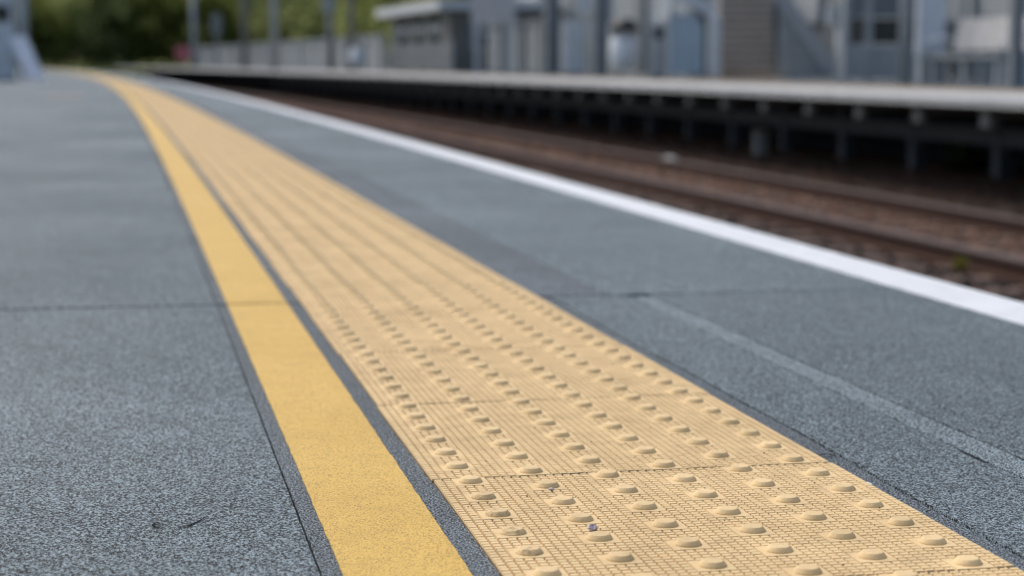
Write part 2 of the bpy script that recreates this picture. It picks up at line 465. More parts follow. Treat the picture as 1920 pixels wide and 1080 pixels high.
# ------------------------------------------------------------------ tracks
b = MB()
prof = [(0.96, -1.10), (1.5, -1.07), (3.6, -1.06), (4.1, -1.10), (4.7, -1.07), (7.1, -1.06), (7.6, -0.98), (8.6, -0.87), (10.3, -0.87), (10.3, -1.28), (0.96, -1.28)]
swept(b, prof, -4, 175, 2.5)
tag(b.build('trackbed', 'ballast'), kind='structure')

def stones(a, c, t0, t1, zf, count, mat, size, seed, name='ballast_stones'):
    r = random.Random(seed); mb = MB(); bm = mb.bm
    for i in range(count):
        u = r.random(); s = a + (c - a) * u ** 1.35; t = r.uniform(t0, t1)
        q = size * r.uniform(0.6, 1.4) * (1 + s / 90); z = zf(t) + q * r.uniform(0.0, 0.5)
        P = W(s, t, z); rot = Matrix.Rotation(r.uniform(0, 6.28), 3, Vector((r.random(), r.random(), r.random() + .1)).normalized())
        vs = [bm.verts.new(P + rot @ Vector(v) * q * r.uniform(0.75, 1.2)) for v in ((1, 0, 0), (-1, 0, 0), (0, .8, 0), (0, -.8, 0), (0, 0, .7), (0, 0, -.7))]
        for A, B_, C_ in ((0, 2, 4), (2, 1, 4), (1, 3, 4), (3, 0, 4), (2, 0, 5), (1, 2, 5), (3, 1, 5), (0, 3, 5)):
            bm.faces.new((vs[A], vs[B_], vs[C_]))
    return tag(mb.build(name, mat, recalc=False), kind='stuff')
bz = lambda t: -1.06 if t < 7 else -1.06 + 0.18 * min(1, (t - 7) / 1.6)
tag(stones(6, 75, 3.0, 5.27, lambda t: -1.07, 9000, 'stone_grey', 0.030, 1), 'grey brown ballast between the two tracks', 'ballast')
tag(stones(6, 75, 5.47, 6.80, lambda t: -1.065, 8000, 'stone_rust', 0.028, 2), 'rusty pink brown ballast between the far rails', 'ballast')
tag(stones(6, 75, 7.0, 9.6, bz, 12000, 'stone_brown', 0.030, 3), 'dark reddish ballast in front of the far platform', 'ballast')

def rail(t, label, a=-3, c=150):
    mb = MB(); zt = -0.90
    head = [(t - .035, zt - .03), (t - .035, zt - .006), (t - .028, zt), (t + .028, zt), (t + .035, zt - .006), (t + .035, zt - .03)]
    e = empty('rail', W(a, t, -1.06), 0, label, 'rail', 'running rails')
    def down(o):
        o.parent = e; o.matrix_parent_inverse = Matrix.Translation(e.location).inverted(); return o
    swept(mb, head, a, c, 1.5); down(mb.build('rail_head', 'rail_head'))
    mb = MB()
    swept(mb, [(t - .07, zt - .155), (t + .07, zt - .155), (t + .07, zt - .14), (t + .01, zt - .125), (t + .009, zt - .031), (t - .009, zt - .031), (t - .01, zt - .125), (t - .07, zt - .14)], a, c, 1.5)
    down(mb.build('rail_web', 'rail_rust'))
rail(5.37, 'brown running rail nearer the camera, with dark rusty web')
rail(6.90, 'brown running rail farther away, beside the opposite platform')
mb = MB()
mb.box(-1.28, 1.28, -0.125, 0.125, -0.14, 0.0)
bmesh.ops.bevel(mb.bm, geom=[e for e in mb.bm.edges], offset=0.02, segments=1, affect='EDGES')
o = mb.build('sleeper', 'sleeper'); sl_mesh = o.data; bpy.data.objects.remove(o)
for i in range(95):
    s = 6.0 + 0.68 * i
    o = bpy.data.objects.new('sleeper', sl_mesh); COL.objects.link(o); o.location = W(s, 6.135, -1.05); o.rotation_euler = (0, 0, heading(s))
    tag(o, 'rust stained concrete sleeper under the far pair of rails', 'sleeper', 'sleepers under the far track')

# ------------------------------------------------------------------ opposite platform
ZP = 0.08
op = empty('railway_platform', W(30, 7.4, -1.06), 0, 'opposite station platform with pale edge on dark trestle posts', 'platform')
def onto(o):
    o.parent = op; o.matrix_parent_inverse = Matrix.Translation(op.location).inverted(); return o
OA, OB = 2, 150
mb = MB(); swept(mb, [(9.32, -0.12), (20, -0.12), (20, ZP), (9.32, ZP)], OA, OB, 2.0); onto(mb.build('deck', 'asphalt_violet'))
mb = MB(); swept(mb, [(7.40, -0.015), (8.78, -0.015), (8.78, ZP), (7.42, ZP), (7.40, ZP - 0.02)], OA, OB, 2.0); onto(mb.build('coping', 'pale_concrete'))
mb = MB(); swept(mb, [(8.782, -0.015), (9.318, -0.015), (9.318, ZP + 0.004), (8.782, ZP + 0.004)], OA, OB, 2.0); onto(mb.build('tactile_strip', 'brown_tactile'))
mb = MB(); swept(mb, [(7.44, ZP + .0005), (7.62, ZP + .0005), (7.62, ZP + 0.005), (7.44, ZP + 0.005)], OA, OB, 2.0); onto(mb.build('white_line', 'white'))
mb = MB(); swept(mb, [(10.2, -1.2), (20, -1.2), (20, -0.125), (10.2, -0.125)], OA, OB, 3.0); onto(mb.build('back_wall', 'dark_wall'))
mb = MB(); swept(mb, [(8.88, -0.50), (9.0, -0.50), (9.0, -0.30), (8.88, -0.30)], OA, OB, 3.0); onto(mb.build('beam', 'trestle'))
mb = MB(); mb.box(-0.08, 0.08, -0.08, 0.08, -1.05, -0.02); mb.box(-0.13, 0.13, -0.13, 0.13, -1.1, -0.92)
o = mb.build('post', 'trestle'); pm = o.data; bpy.data.objects.remove(o)
mb = MB(); mb.box(-0.07, 0.07, -0.45, 0.45, -0.13, -0.02); mb.box(-0.09, 0.09, -0.47, -0.40, -0.21, -0.02)
o = mb.build('bracket', 'bracket'); km = o.data; bpy.data.objects.remove(o)
def part_at(me, name, s, t, rz=0.0):
    o = bpy.data.objects.new(name, me); COL.objects.link(o)
    o.parent = op; o.location = W(s, t, 0) - op.location; o.rotation_euler = (0, 0, heading(s) + rz)
for i in range(34): part_at(pm, 'post', 12.88 + 2.17 * i, 8.94)
for i in range(44): part_at(km, 'bracket', 8.8 + 1.53 * i, 8.05, -PI / 2)

# ------------------------------------------------------------------ things on and behind the opposite platform
def at(s, t, z=ZP): return W(s, t, z)
def post_thing(name, s, t, w_, h, m, label, cat, group=None, extra=None):
    e = empty(name, at(s, t), heading(s), label, cat, group)
    mb = MB(); mb.box(-w_ / 2 - .06, w_ / 2 + .06, -w_ / 2 - .06, w_ / 2 + .06, 0, 0.03); mb.build('base_plate', 'steel_dark', e)
    mb = MB(); mb.tube([(0, 0, 0.03), (0, 0, h * 0.5), (0, 0, h)], [w_ / 2, w_ / 2 * .9, w_ / 2 * .7], 12); mb.build('pole', m, e)
    return e
# lamp posts down the far platform
lampg = 'lamp posts along the far platform'
for (s, t, w_, m, lb) in ((127.9, 10.5, .42, 'steel_mid', 'grey lamp post standing at the left end of the grey hoarding'),
                          (105.6, 10.5, .42, 'beige_wall', 'dull grey lamp post second from the left on the far platform'),
                          (84.0, 8.9, .34, 'steel_mid', 'blue grey lamp post in front of the middle of the hoarding'),
                          (81.3, 11.0, .30, 'beige_wall', 'thin dull lamp post right of the blue grey one'),
                          (73.4, 10.5, .30, 'beige_wall', 'dull lamp post nearest the small waiting room')):
    e = post_thing('lamp_post', s, t, w_, 5.2, m, lb, 'lamp post', lampg)
    mb = MB(); mb.tube([(0, 0, 5.15), (-0.4, 0, 5.35), (-1.0, 0, 5.4)], 0.045, 8); mb.build('arm', m, e)
    mb = MB(); mb.box(-1.5, -0.9, -.12, .12, 5.33, 5.43); bmesh.ops.bevel(mb.bm, geom=list(mb.bm.edges), offset=.03, segments=2, affect='EDGES'); mb.build('lamp_head', 'steel_pale', e)
def sign(s, t, zc, rx, rz_, m, label, name='round_sign', post=0.05):
    e = empty(name, at(s, t), heading(s), label, 'sign')
    mb = MB(); mb.tube([(0, 0, 0), (0, 0, zc - ZP)], post, 10); mb.build('pole', 'steel_mid', e)
    mb = MB(); N = 28
    f = [mb.bm.verts.new((rx * math.cos(2 * PI * k / N), -0.06, zc - ZP + rz_ * math.sin(2 * PI * k / N))) for k in range(N)]
    g2 = [mb.bm.verts.new((v.co.x, -0.03, v.co.z)) for v in f]
    mb.bm.faces.new(f); mb.bm.faces.new(g2[::-1])
    for k in range(N): mb.bm.faces.new((f[k], g2[k], g2[(k + 1) % N], f[(k + 1) % N]))
    mb.build('sign_face', m, e); return e
sign(118, 10.6, 2.75, .36, .80, 'sign_grey', 'pale grey oval sign on a pole behind the hoarding')
sign(78.5, 10.4, 2.85, .30, .34, 'steel_mid', 'pale grey round sign at the top, between two lamp posts')
sign(122, 9.0, 1.02, .52, .52, 'red', 'dull red round sign on a post beyond the platform end')

# hoarding and solid steel fence behind the far platform
def fence(a, c, t, h, m, mp, label, pitch, ribs=0.4):
    e = empty('fence', W((a + c) / 2, t, ZP), 0, label, 'fence')
    inv = Matrix.Translation(e.location).inverted()
    def dn(o): o.parent = e; o.matrix_parent_inverse = inv
    mb = MB(); n = max(2, int((c - a) / ribs)); prof = []
    for i in range(n):
        s0 = a + (c - a) * i / n; s1 = a + (c - a) * (i + 1) / n; off = 0.0 if i % 2 else 0.05
        v = [mb.bm.verts.new(W(*q)) for q in ((s0 + .01, t + off, ZP + .05), (s1 - .01, t + off, ZP + .05), (s1 - .01, t + off, ZP + h), (s0 + .01, t + off, ZP + h))]
        u = [mb.bm.verts.new(W(*q)) for q in ((s0 + .01, t + off + .03, ZP + .05), (s1 - .01, t + off + .03, ZP + .05), (s1 - .01, t + off + .03, ZP + h), (s0 + .01, t + off + .03, ZP + h))]
        mb.bm.faces.new(v); mb.bm.faces.new(u[::-1])
        for k in range(4): mb.bm.faces.new((v[k], u[k], u[(k + 1) % 4], v[(k + 1) % 4]))
    dn(mb.build('panel', m))
    mb = MB(); sbox(mb, t - .06, t - .002, a, c, ZP + h - .12, ZP + h - .04, 2); dn(mb.build('top_rail', mp))
    s = a
    while s <= c + .01:
        mb = MB(); p0 = W(s, t - .12, 0)
        mb.box(p0.x - .05, p0.x + .05, p0.y - .05, p0.y + .05, ZP, ZP + h + .06); dn(mb.build('post', mp)); s += pitch
fence(72, 136, 11.5, 1.42, 'steel_mid', 'steel_mid', 'long blue grey hoarding behind the far left platform', 4.0, 0.8)
fence(44.5, 57, 12.0, 1.55, 'steel_blue', 'steel_dark', 'blue grey steel fence left of the pale cabinet', 2.5)
fence(20, 27.5, 13.2, 1.0, 'steel_blue', 'steel_mid', 'low blue grey fence behind the white bench', 1.5)

def palisade(a, c, t, h, m, label, pitch=.22):
    e = empty('palisade_fence', W((a + c) / 2, t, ZP), 0, label, 'fence', 'palisade fences on the far platform')
    inv = Matrix.Translation(e.location).inverted()
    def dn(o): o.parent = e; o.matrix_parent_inverse = inv
    mb = MB(); n = int((c - a) / pitch)
    for i in range(n):
        q = W(a + (i + .5) * pitch, t, 0); mb.box(q.x - .012, q.x + .012, q.y - .035, q.y + .035, ZP + .06, ZP + h + (.05 if i % 2 else 0))
    dn(mb.build('palings', m))
    for z in (.25, h - .25):
        mb = MB(); sbox(mb, t + .014, t + .05, a, c, ZP + z, ZP + z + .05, 2); dn(mb.build('rail', m))
    s = a
    while s <= c + .01:
        q = W(s, t + .1, 0); mb = MB(); mb.box(q.x - .04, q.x + .04, q.y - .04, q.y + .04, ZP, ZP + h + .1); dn(mb.build('post', 'steel_mid')); s += (c - a) / 4
palisade(58.2, 70.5, 11.05, 0.95, 'steel_mid', 'low grey palisade fence in front of the small waiting room', .42)
palisade(27.6, 31.6, 13.4, 2.0, 'steel_pale', 'pale palisade fence behind the foot of the staircase')
palisade(37.5, 43.5, 13.0, 1.9, 'steel_pale', 'pale palisade fence behind the bagged litter bin')

def box_part(name, m, e, *bx, bev=0.0):
    mb = MB(); mb.box(*bx)
    if bev: bmesh.ops.bevel(mb.bm, geom=list(mb.bm.edges), offset=bev, segments=2, affect='EDGES')
    return mb.build(name, m, e)

# small waiting room (px 725..860)
s = 59.8; e = empty('waiting_room', at(s, 11.45), heading(s), 'small grey beige waiting room with pale roof edge and dark windows', 'shelter')
box_part('wall', 'beige_wall', e, 0, 3.2, 0, 10.5, 0.0, 2.05)
box_part('roof', 'steel_pale', e, -0.5, 3.6, -0.5, 11.2, 2.052, 2.35)
for yy in (1.4, 4.2, 7.0):
    f = box_part('window', 'steel_mid', e, -0.05, -0.001, yy, yy + 1.7, 0.95, 2.0)
    box_part('pane', 'window_dark', f, -0.062, -0.052, yy + .1, yy + 1.6, 1.0, 1.35)
    box_part('pane', 'window_dark', f, -0.062, -0.052, yy + .1, yy + 1.6, 1.6, 1.95)
f = box_part('window', 'steel_mid', e, 0.7, 2.3, -0.05, -0.001, 0.75, 2.0)
box_part('pane', 'window_dark', f, 0.8, 2.2, -0.062, -0.052, 1.6, 1.95)
box_part('pane', 'window_dark', f, 0.8, 2.2, -0.062, -0.052, .85, 1.2)
box_part('door', 'steel_dark', e, -0.05, -0.001, 9.0, 9.9, 0.0, 1.98)

# pale notice board (px 860..935)
s = 50.6; e = empty('notice_board', at(s, 10.7), heading(s) - 0.25, 'large pale notice board on two legs left of the steel fence', 'notice board')
box_part('board', 'panel_white', e, -0.62, 0.62, -0.03, 0.03, 1.42, 2.9, bev=.01)
box_part('leg', 'steel_pale', e, -0.52, -0.42, -0.045, 0.045, 0, 1.418); box_part('leg', 'steel_pale', e, 0.42, 0.52, -0.045, 0.045, 0, 1.418)

# tall columns of the footbridge (px 1020, 1110) and its clad wall behind
cg = 'columns under the footbridge'
for (s, t, w_, m, lb) in ((47.6, 11.6, .34, 'steel_dark', 'dark steel column left of the pale cabinet'), (43.0, 11.6, .30, 'steel_dark', 'dark steel column right of the pale cabinet'),
                          (39.3, 12.8, .34, 'steel_dark', 'dark steel column behind the bagged litter bin'), (28.6, 12.9, .26, 'steel_mid', 'grey column beside the glazed shelter')):
    e = empty('column', at(s, t), heading(s), lb, 'column', cg)
    box_part('shaft', m, e, -w_ / 2, w_ / 2, -w_ / 2, w_ / 2, 0.04, 4.6); box_part('base_plate', 'steel_dark', e, -w_, w_, -w_, w_, 0, 0.038)
fb = empty('footbridge', at(40, 15.5), 0, 'blue grey steel clad footbridge block behind the far platform', 'footbridge')
finv = Matrix.Translation(fb.location).inverted()
def fpart(o): o.parent = fb; o.matrix_parent_inverse = finv; return o
mb = MB(); sbox(mb, 15.2, 18.8, 20, 70, ZP, 4.6, 2); fpart(mb.build('wall', 'steel_blue'))
mb = MB(); sbox(mb, 15.0, 18.9, 20, 70, 4.62, 5.0, 2); fpart(mb.build('deck', 'steel_mid'))
for i, (s, ww, m, z0, z1) in enumerate(((66, 1.2, 'steel_pale', .1, 2.6), (62, 2.0, 'steel_mid', .3, 4.4), (57.5, 1.0, 'steel_dark', .1, 4.4), (54, 1.6, 'steel_pale', 1.7, 4.2), (50.5, .8, 'steel_dark', .1, 4.4),
        (48, 1.0, 'steel_pale', 1.5, 4.2), (45.8, .5, 'steel_dark', .1, 4.4), (43.5, 1.6, 'steel_mid', .2, 4.2), (40.5, .8, 'steel_dark', .1, 4.4), (37.8, 1.4, 'steel_pale', 1.2, 4.2), (35.4, .6, 'steel_dark', .1, 4.4), (33, 1.2, 'steel_mid', 1.0, 4.2), (30.5, .7, 'steel_mid', .1, 4.4), (28, 1.0, 'steel_dark', .1, 4.4), (25, 1.2, 'steel_mid', .6, 4.0))):
    mb = MB(); sbox(mb, 15.08, 15.195, s, s + ww, ZP + z0, z1, 1); fpart(mb.build('cladding_panel', m))

# pale cabinet (px 1040..1085)
s = 44.3; e = empty('equipment_cabinet', at(s, 11.3), heading(s) - 0.2, 'pale grey upright equipment cabinet between two dark columns', 'cabinet')
box_part('body', 'steel_pale', e, -0.27, 0.27, -0.2, 0.2, 0.05, 1.36, bev=.03); box_part('plinth', 'steel_dark', e, -0.3, 0.3, -0.18, 0.18, 0, 0.05)
box_part('door', 'steel_pale', e, -0.24, 0.24, -0.222, -0.202, 0.12, 1.3); box_part('handle', 'steel_dark', e, 0.17, 0.2, -0.245, -0.224, .65, .8)
s = 44.9; e = empty('sign_box', at(s, 11.9), heading(s) - 0.2, 'pale sign box on a pole above the upright cabinet', 'sign')
mb = MB(); mb.tube([(0, 0, 0), (0, 0, 1.8)], .05, 8); mb.build('pole', 'steel_mid', e); box_part('box', 'steel_pale', e, -.35, .35, -.08, .08, 1.58, 2.4, bev=.02)

# bagged litter bins
def bin_thing(s, t, label, lid, k=1.0):
    e = empty('litter_bin', at(s, t), heading(s), label, 'litter bin')
    mb = MB(); mb.lathe([(.20 * k, .18), (.27 * k, .28), (.31 * k, .5), (.30 * k, .78), (.27 * k, .88)], 20)
    for v in mb.bm.verts: v.co.x *= 1 + .12 * mnoise.noise(v.co * 5); v.co.y *= 1 + .12 * mnoise.noise(v.co * 5 + Vector((3, 0, 0)))
    mb.build('bag', 'bag', e)
    mb = MB(); mb.tube([(.0, .34 * k, 0), (.0, .34 * k, 1.0)], .025, 8); mb.tube([(.29 * k * math.cos(a), .29 * k * math.sin(a), .9) for a in [i * PI / 10 for i in range(21)]], .018, 6)
    mb.build('hoop', 'steel_dark', e)
    if lid:
        mb = MB(); mb.lathe([(.27, .96), (.31, 1.0), (.27, 1.15), (.12, 1.25)], 20); mb.build('lid', 'black', e)
    return e
bin_thing(37.3, 10.5, 'white bagged litter bin under a black lid near the stairs', True)
bin_thing(70.3, 10.2, 'small white bagged bin without lid before the hoarding', False, 1.05)
s = 34.9; e = empty('ticket_post', at(s, 10.5), heading(s) - .3, 'slim grey rounded ticket post between the bin and the stairs', 'post')
mb = MB(); mb.box(-.17, .17, -.13, .13, .04, 1.12); bmesh.ops.bevel(mb.bm, geom=list(mb.bm.edges), offset=.06, segments=3, affect='EDGES'); mb.build('body', 'steel_mid', e)
box_part('foot', 'steel_dark', e, -.2, .2, -.16, .16, 0, .038); box_part('screen', 'window_dark', e, -.1, .1, -.142, -.132, .8, 1.0)

# staircase of the footbridge, climbing away from the tracks' near end
st = empty('staircase', at(33.6, 11.9), heading(33) - 0.32, 'grey brown footbridge staircase between pale sloping side rails', 'staircase')
nst, rise, going = 18, .165, .28
mb = MB()
for i in range(nst): mb.box(-.50, .56, i * going, nst * going + .01 * i, i * rise, (i + 1) * rise - .0005)
mb.build('tread', 'tread', st)
mb = MB()
for i in range(nst): mb.box(-.50, .56, i * going - .012, i * going + .05, (i + 1) * rise + .001, (i + 1) * rise + .014)
mb.build('nosing', 'nosing', st)
box_part('landing', 'tread', st, -.5, .56, nst * going + .3, nst * going + 2.5, nst * rise - .2, nst * rise)
def slope_panel(name, m, pts, y0, y1):
    mb = MB(); A = [mb.bm.verts.new((x, y0, z)) for x, z in pts]; B_ = [mb.bm.verts.new((x, y1, z)) for x, z in pts]; n_ = len(pts)
    mb.bm.faces.new(A); mb.bm.faces.new(B_[::-1])
    for k_ in range(n_): mb.bm.faces.new((A[k_], B_[k_], B_[(k_ + 1) % n_], A[(k_ + 1) % n_]))
    return mb.build(name, m, st)
slope_panel('side_panel', 'steel_blue', [(.62, .03), (1.62, .03), (1.62, .25), (.62, 1.62)], .02, .08)
slope_panel('handrail', 'steel_mid', [(1.55, .06), (1.78, .06), (1.78, .22), (.40, 2.15), (.40, 1.70)], -.08, .0)
slope_panel('side_panel', 'panel_blue', [(-1.52, .1), (-.86, .1), (-.86, 1.0), (-1.0, 1.25), (-1.52, 1.30)], .02, .06)
slope_panel('handrail', 'steel_pale', [(-.62, 1.16), (-.62, 1.42), (-2.1, 2.35), (-2.1, 1.88)], -.08, .0)
mb = MB(); mb.box(-.72, -.51, -.3, -.1, .06, 1.22); bmesh.ops.bevel(mb.bm, geom=list(mb.bm.edges), offset=.02, segments=1, affect='EDGES'); mb.build('newel', 'steel_pale', st)
box_part('corduroy_strip', 'brown_tactile', st, -.5, .75, -.9, -.05, .001, .01)

# glazed shelter (px 1570..1700)
s = 26.9; e = empty('glazed_shelter', at(s, 11.7), heading(s) - 0.15, 'glazed platform shelter with dark upper panes and grey posts', 'shelter')
for x in (-.55, -.18, .62): box_part('post', 'steel_mid' if x < 0 else 'steel_pale', e, x - .05, x + .05, -.05, .05, 0, 2.3)
for a, c_ in ((-.49, -.24), (-.12, .56)):
    box_part('lower_panel', 'steel_mid', e, a, c_, -.02, .02, .06, .60); box_part('glass_pane', 'window_dark', e, a, c_, -.012, .012, .62, 1.02)
    box_part('glass_pane', 'steel_dark', e, a, c_, -.012, .012, 1.04, 2.2)
box_part('roof', 'steel_mid', e, -.75, .8, -.4, 1.8, 2.302, 2.42)
box_part('side_pane', 'steel_blue', e, .6, .64, .06, 1.6, .1, 2.2)
s = 27.6; e = empty('lamp_box', at(s, 11.3), heading(s) - 0.15, 'small pale information box on a post before the glazed shelter', 'sign')
mb = MB(); mb.tube([(0, 0, 0), (0, 0, .92)], .045, 8); mb.build('pole', 'steel_pale', e); box_part('box', 'steel_pale', e, -.2, .24, -.06, .06, .93, 1.24, bev=.02)
s = 24.4; e = empty('slim_post', at(s, 11.0), heading(s), 'slim pale grey post right of the glazed shelter', 'post')
mb = MB(); mb.tube([(0, 0, 0.02), (0, 0, 3.4)], .085, 12); mb.build('shaft', 'steel_mid', e); mb = MB(); mb.lathe([(.14, 0), (.14, .019)], 12); mb.build('base', 'steel_dark', e)

# pale blue totem (px 1730..1775)
s = 24.6; e = empty('sign_totem', at(s, 11.5), heading(s) - .2, 'tall pale blue sign totem left of the white bench', 'sign')
box_part('plinth', 'steel_mid', e, -.16, .16, -.1, .1, 0, .40, bev=.01); box_part('panel', 'panel_totem' if 'panel_totem' in M else 'bag', e, -.2, .2, -.07, .07, .402, 2.6, bev=.02)

# white bench (px 1755..1910)
s = 21.9; e = empty('bench', at(s, 11.3), heading(s), 'white metal bench with slatted back facing the track', 'bench')
L_ = 2.3
mb = MB()
for i in range(5):
    z = .50 + i * .092
    mb.box(.36 + i * .018, .39 + i * .018, 0, L_, z, z + .082)
bk = mb.build('backrest', 'panel_white', e)
mb = MB()
for i in range(4): mb.box(-.05 + i * .1, .04 + i * .1, -.05, L_ + .05, .42, .445)
mb.box(-.07, -.052, -.05, L_ + .05, .37, .445); mb.build('seat', 'steel_dark', e)
for yy in (.15, L_ / 2, L_ - .15):
    mb = MB(); mb.box(-.03, .02, yy - .03, yy + .03, 0, .418); mb.box(.36, .42, yy - .03, yy + .03, 0, .418); mb.box(.022, .358, yy - .03, yy + .03, .33, .39); mb.build('leg', 'steel_mid', e)
for yy in (-.02, L_ + .02):
    mb = MB(); mb.tube([(-.02, yy, .45), (-.02, yy, .65), (.3, yy, .68), (.4, yy, .6)], .022, 8); mb.build('armrest', 'steel_pale', e)
s = 20.4; e = empty('dark_post', at(s, 10.7), heading(s), 'dark post at the right edge beside the white bench', 'post')
box_part('shaft', 'steel_dark', e, -.07, .07, -.07, .07, .03, 1.6); box_part('base', 'steel_dark', e, -.12, .12, -.12, .12, 0, .029)

# trackside bits
s = 24.6; e = empty('marker_post', W(s - 1.0, 8.5, -0.88), heading(s), 'short pale concrete marker post in front of the trestle', 'post')
box_part('shaft', 'concrete', e, -.09, .09, -.06, .06, -.05, .30, bev=.02); box_part('cap', 'concrete', e, -.1, .1, -.07, .07, .302, .33)
chip('ballast_lump', 23.4, 7.1, .13, 'pale_concrete', 'pale stone lump beside the farther rail', -1.03)
def weed(s, t, z, r_, nlv, m, label, zs=1.0, name='weed'):
    rr = random.Random(int(s * 10)); e = empty(name, W(s, t, z), 0, label, 'weed')
    mb = MB()
    for i in range(nlv):
        a = rr.uniform(0, 6.28); el = rr.uniform(.3, 1.4); d = Vector((math.cos(a) * math.cos(el), math.sin(a) * math.cos(el), math.sin(el) * zs))
        L2 = r_ * rr.uniform(.5, 1); sd = Vector((-math.sin(a), math.cos(a), 0)) * L2 * .16
        m1 = mb.bm.verts.new(d * L2 * .5 + sd); m2 = mb.bm.verts.new(d * L2 * .5 - sd); mb.bm.faces.new((mb.bm.verts.new((0, 0, 0)), m1, mb.bm.verts.new(d * L2), m2))
    mb.build('leaves', m, e, recalc=False)
    mb = MB(); mb.tube([(0, 0, -.03), (0, 0, r_ * .3)], r_ * .03, 6); mb.build('stem', m, e)
weed(10.4, 5.22, -1.04, .13, 40, 'weed', 'tiny yellow green weed at the foot of the nearer rail')
weed(18.5, 9.15, -.9, .5, 160, 'leaf_dim', 'dark green plant under the far platform between two posts')

# left edge of the photo: things on our own platform
s = 42.0; e = empty('help_point', W(s, -2.62, ZA), heading(s) + .05, 'grey steel help point cabinet at the left edge of the photo', 'cabinet')
box_part('body', 'steel_pale', e, -.40, .46, -.2, .2, .03, 2.3, bev=.03); box_part('base', 'steel_dark', e, -.44, .50, -.24, .24, 0, .028)
box_part('screen', 'window_dark', e, .02, .34, -.222, -.202, 1.3, 1.65); box_part('speaker_panel', 'steel_pale', e, .05, .3, -.222, -.202, 1.7, 1.98)
s = 41.3; e = empty('folded_ramp', W(s, -1.66, ZA), heading(s), 'white folded boarding ramp leaning against the grey cabinet', 'ramp')
f = lambda x, y_, z: (x - (z - .03) * .42, y_ + z * .60, z)
mb = MB(); mb.box(-.24, .12, -.05, .0, .03, 1.0, f=f); mb.build('panel', 'ramp_white', e)
mb = MB(); mb.box(-.27, -.242, -.08, .03, .03, 1.02, f=f); mb.build('side_rail', 'steel_pale', e); mb = MB(); mb.box(.122, .15, -.08, .03, .03, 1.02, f=f); mb.build('side_rail', 'steel_pale', e)
s = 52; e = empty('slim_post', W(s, -2.12, ZA), heading(s), 'slim grey post behind the cabinet at the left edge', 'post')
mb = MB(); mb.tube([(0, 0, 0.02), (0, 0, 3.4)], .13, 12); mb.build('shaft', 'steel_mid', e); mb = MB(); mb.lathe([(.2, 0), (.2, .019)], 12); mb.build('base', 'steel_dark', e)
s = 20.9; mb = MB(); mb.box(-.2, .2, -.35, .35, 0, .006); mb.box(-.17, .17, -.32, .32, .0065, .009); o = mb.build('access_cover', 'tan'); o.location = W(s, -0.98, ZA); o.rotation_euler = (0, 0, heading(s))
tag(o, 'small tan access cover set in the distant platform asphalt', 'access cover')

# ------------------------------------------------------------------ trees
def tree_meshes(seed, h, rad, m, nleaf, low):
    r = random.Random(seed)
    mt = MB(); trunk = [Vector((0, 0, -.3))]; dx = r.uniform(-.3, .3)
    for i in range(1, 6): trunk.append(Vector((dx * i / 5 + r.uniform(-.1, .1), r.uniform(-.15, .15), h * .8 * i / 5)))
    mt.tube(trunk, [.32 * (1 - i * .16) * h / 11 for i in range(6)], 9)
    tips = []
    for i in range(11):
        z = h * r.uniform(.18, .75); a = r.uniform(0, 6.28); L3 = rad * r.uniform(.5, .95)
        p0 = Vector((dx * z / h, 0, z)); p1 = p0 + Vector((math.cos(a) * L3 * .5, math.sin(a) * L3 * .5, L3 * .25)); p2 = p0 + Vector((math.cos(a) * L3, math.sin(a) * L3, L3 * .6))
        mt.tube([p0, p1, p2], [.10 * h / 11, .06 * h / 11, .02], 6); tips += [p1, p2]
    ml = MB(); clumps = [(t, rad * r.uniform(.22, .42)) for t in tips]
    for i in range(26):
        z = h * r.uniform(low, .97); k_ = math.sin(PI * min(1, max(.12, (z / h - low * .7)))) ** .6
        a = r.uniform(0, 6.28); q = rad * k_ * r.uniform(.25, .9); clumps.append((Vector((math.cos(a) * q, math.sin(a) * q, z)), rad * r.uniform(.2, .42)))
    for i in range(nleaf):
        c_, cr = r.choice(clumps); d = Vector((r.gauss(0, 1), r.gauss(0, 1), r.gauss(0, .8))).normalized() * cr * r.random() ** .4
        p0 = c_ + d
        if p0.z < .1: continue
        a = Vector((r.gauss(0, 1), r.gauss(0, 1), r.gauss(0, 1))).normalized() * r.uniform(.13, .26); b_ = a.orthogonal().normalized() * a.length * .55
        v = [ml.bm.verts.new(p0 - a), ml.bm.verts.new(p0 + b_), ml.bm.verts.new(p0 + a), ml.bm.verts.new(p0 - b_)]; ml.bm.faces.new(v)
    o1 = mt.build('trunk', 'bark'); o2 = ml.build('crown', m, recalc=False); A, B_ = o1.data, o2.data
    bpy.data.objects.remove(o1); bpy.data.objects.remove(o2); return A, B_
TM = [tree_meshes(1, 11, 4.0, 'leaf_dark', 6000, .06), tree_meshes(2, 9, 3.6, 'leaf_mid', 6000, .04), tree_meshes(3, 12, 4.4, 'leaf_dark', 6500, .1), tree_meshes(4, 6, 3.2, 'leaf_bright', 5000, .02)]
KL = ['dark evergreen tree in the blurred wood beyond the platforms', 'mid green leafy tree in the blurred wood beyond the platforms', 'tall dark tree in the blurred wood beyond the platforms', 'low yellow green bushy tree at the foot of the wood']
rt = random.Random(11)
spots = []
for i in range(17): spots.append((172 + rt.uniform(-3, 8), -17 + i * 3.6 + rt.uniform(-1, 1), rt.choice((0, 1, 2))))
for i in range(12): spots.append((166 + rt.uniform(-2, 3), -12 + i * 3.3 + rt.uniform(-1, 1), rt.choice((0, 3, 1))))
for i in range(16): spots.append((190 + rt.uniform(-5, 12), -22 + i * 4.2, rt.choice((0, 2))))
for i in range(15): spots.append((60 + i * 7.3, 23 + rt.uniform(-1, 3), rt.choice((0, 1, 2))))
for i in range(8): spots.append((95 + i * 9, -14 - rt.uniform(0, 4), rt.choice((0, 1, 2))))
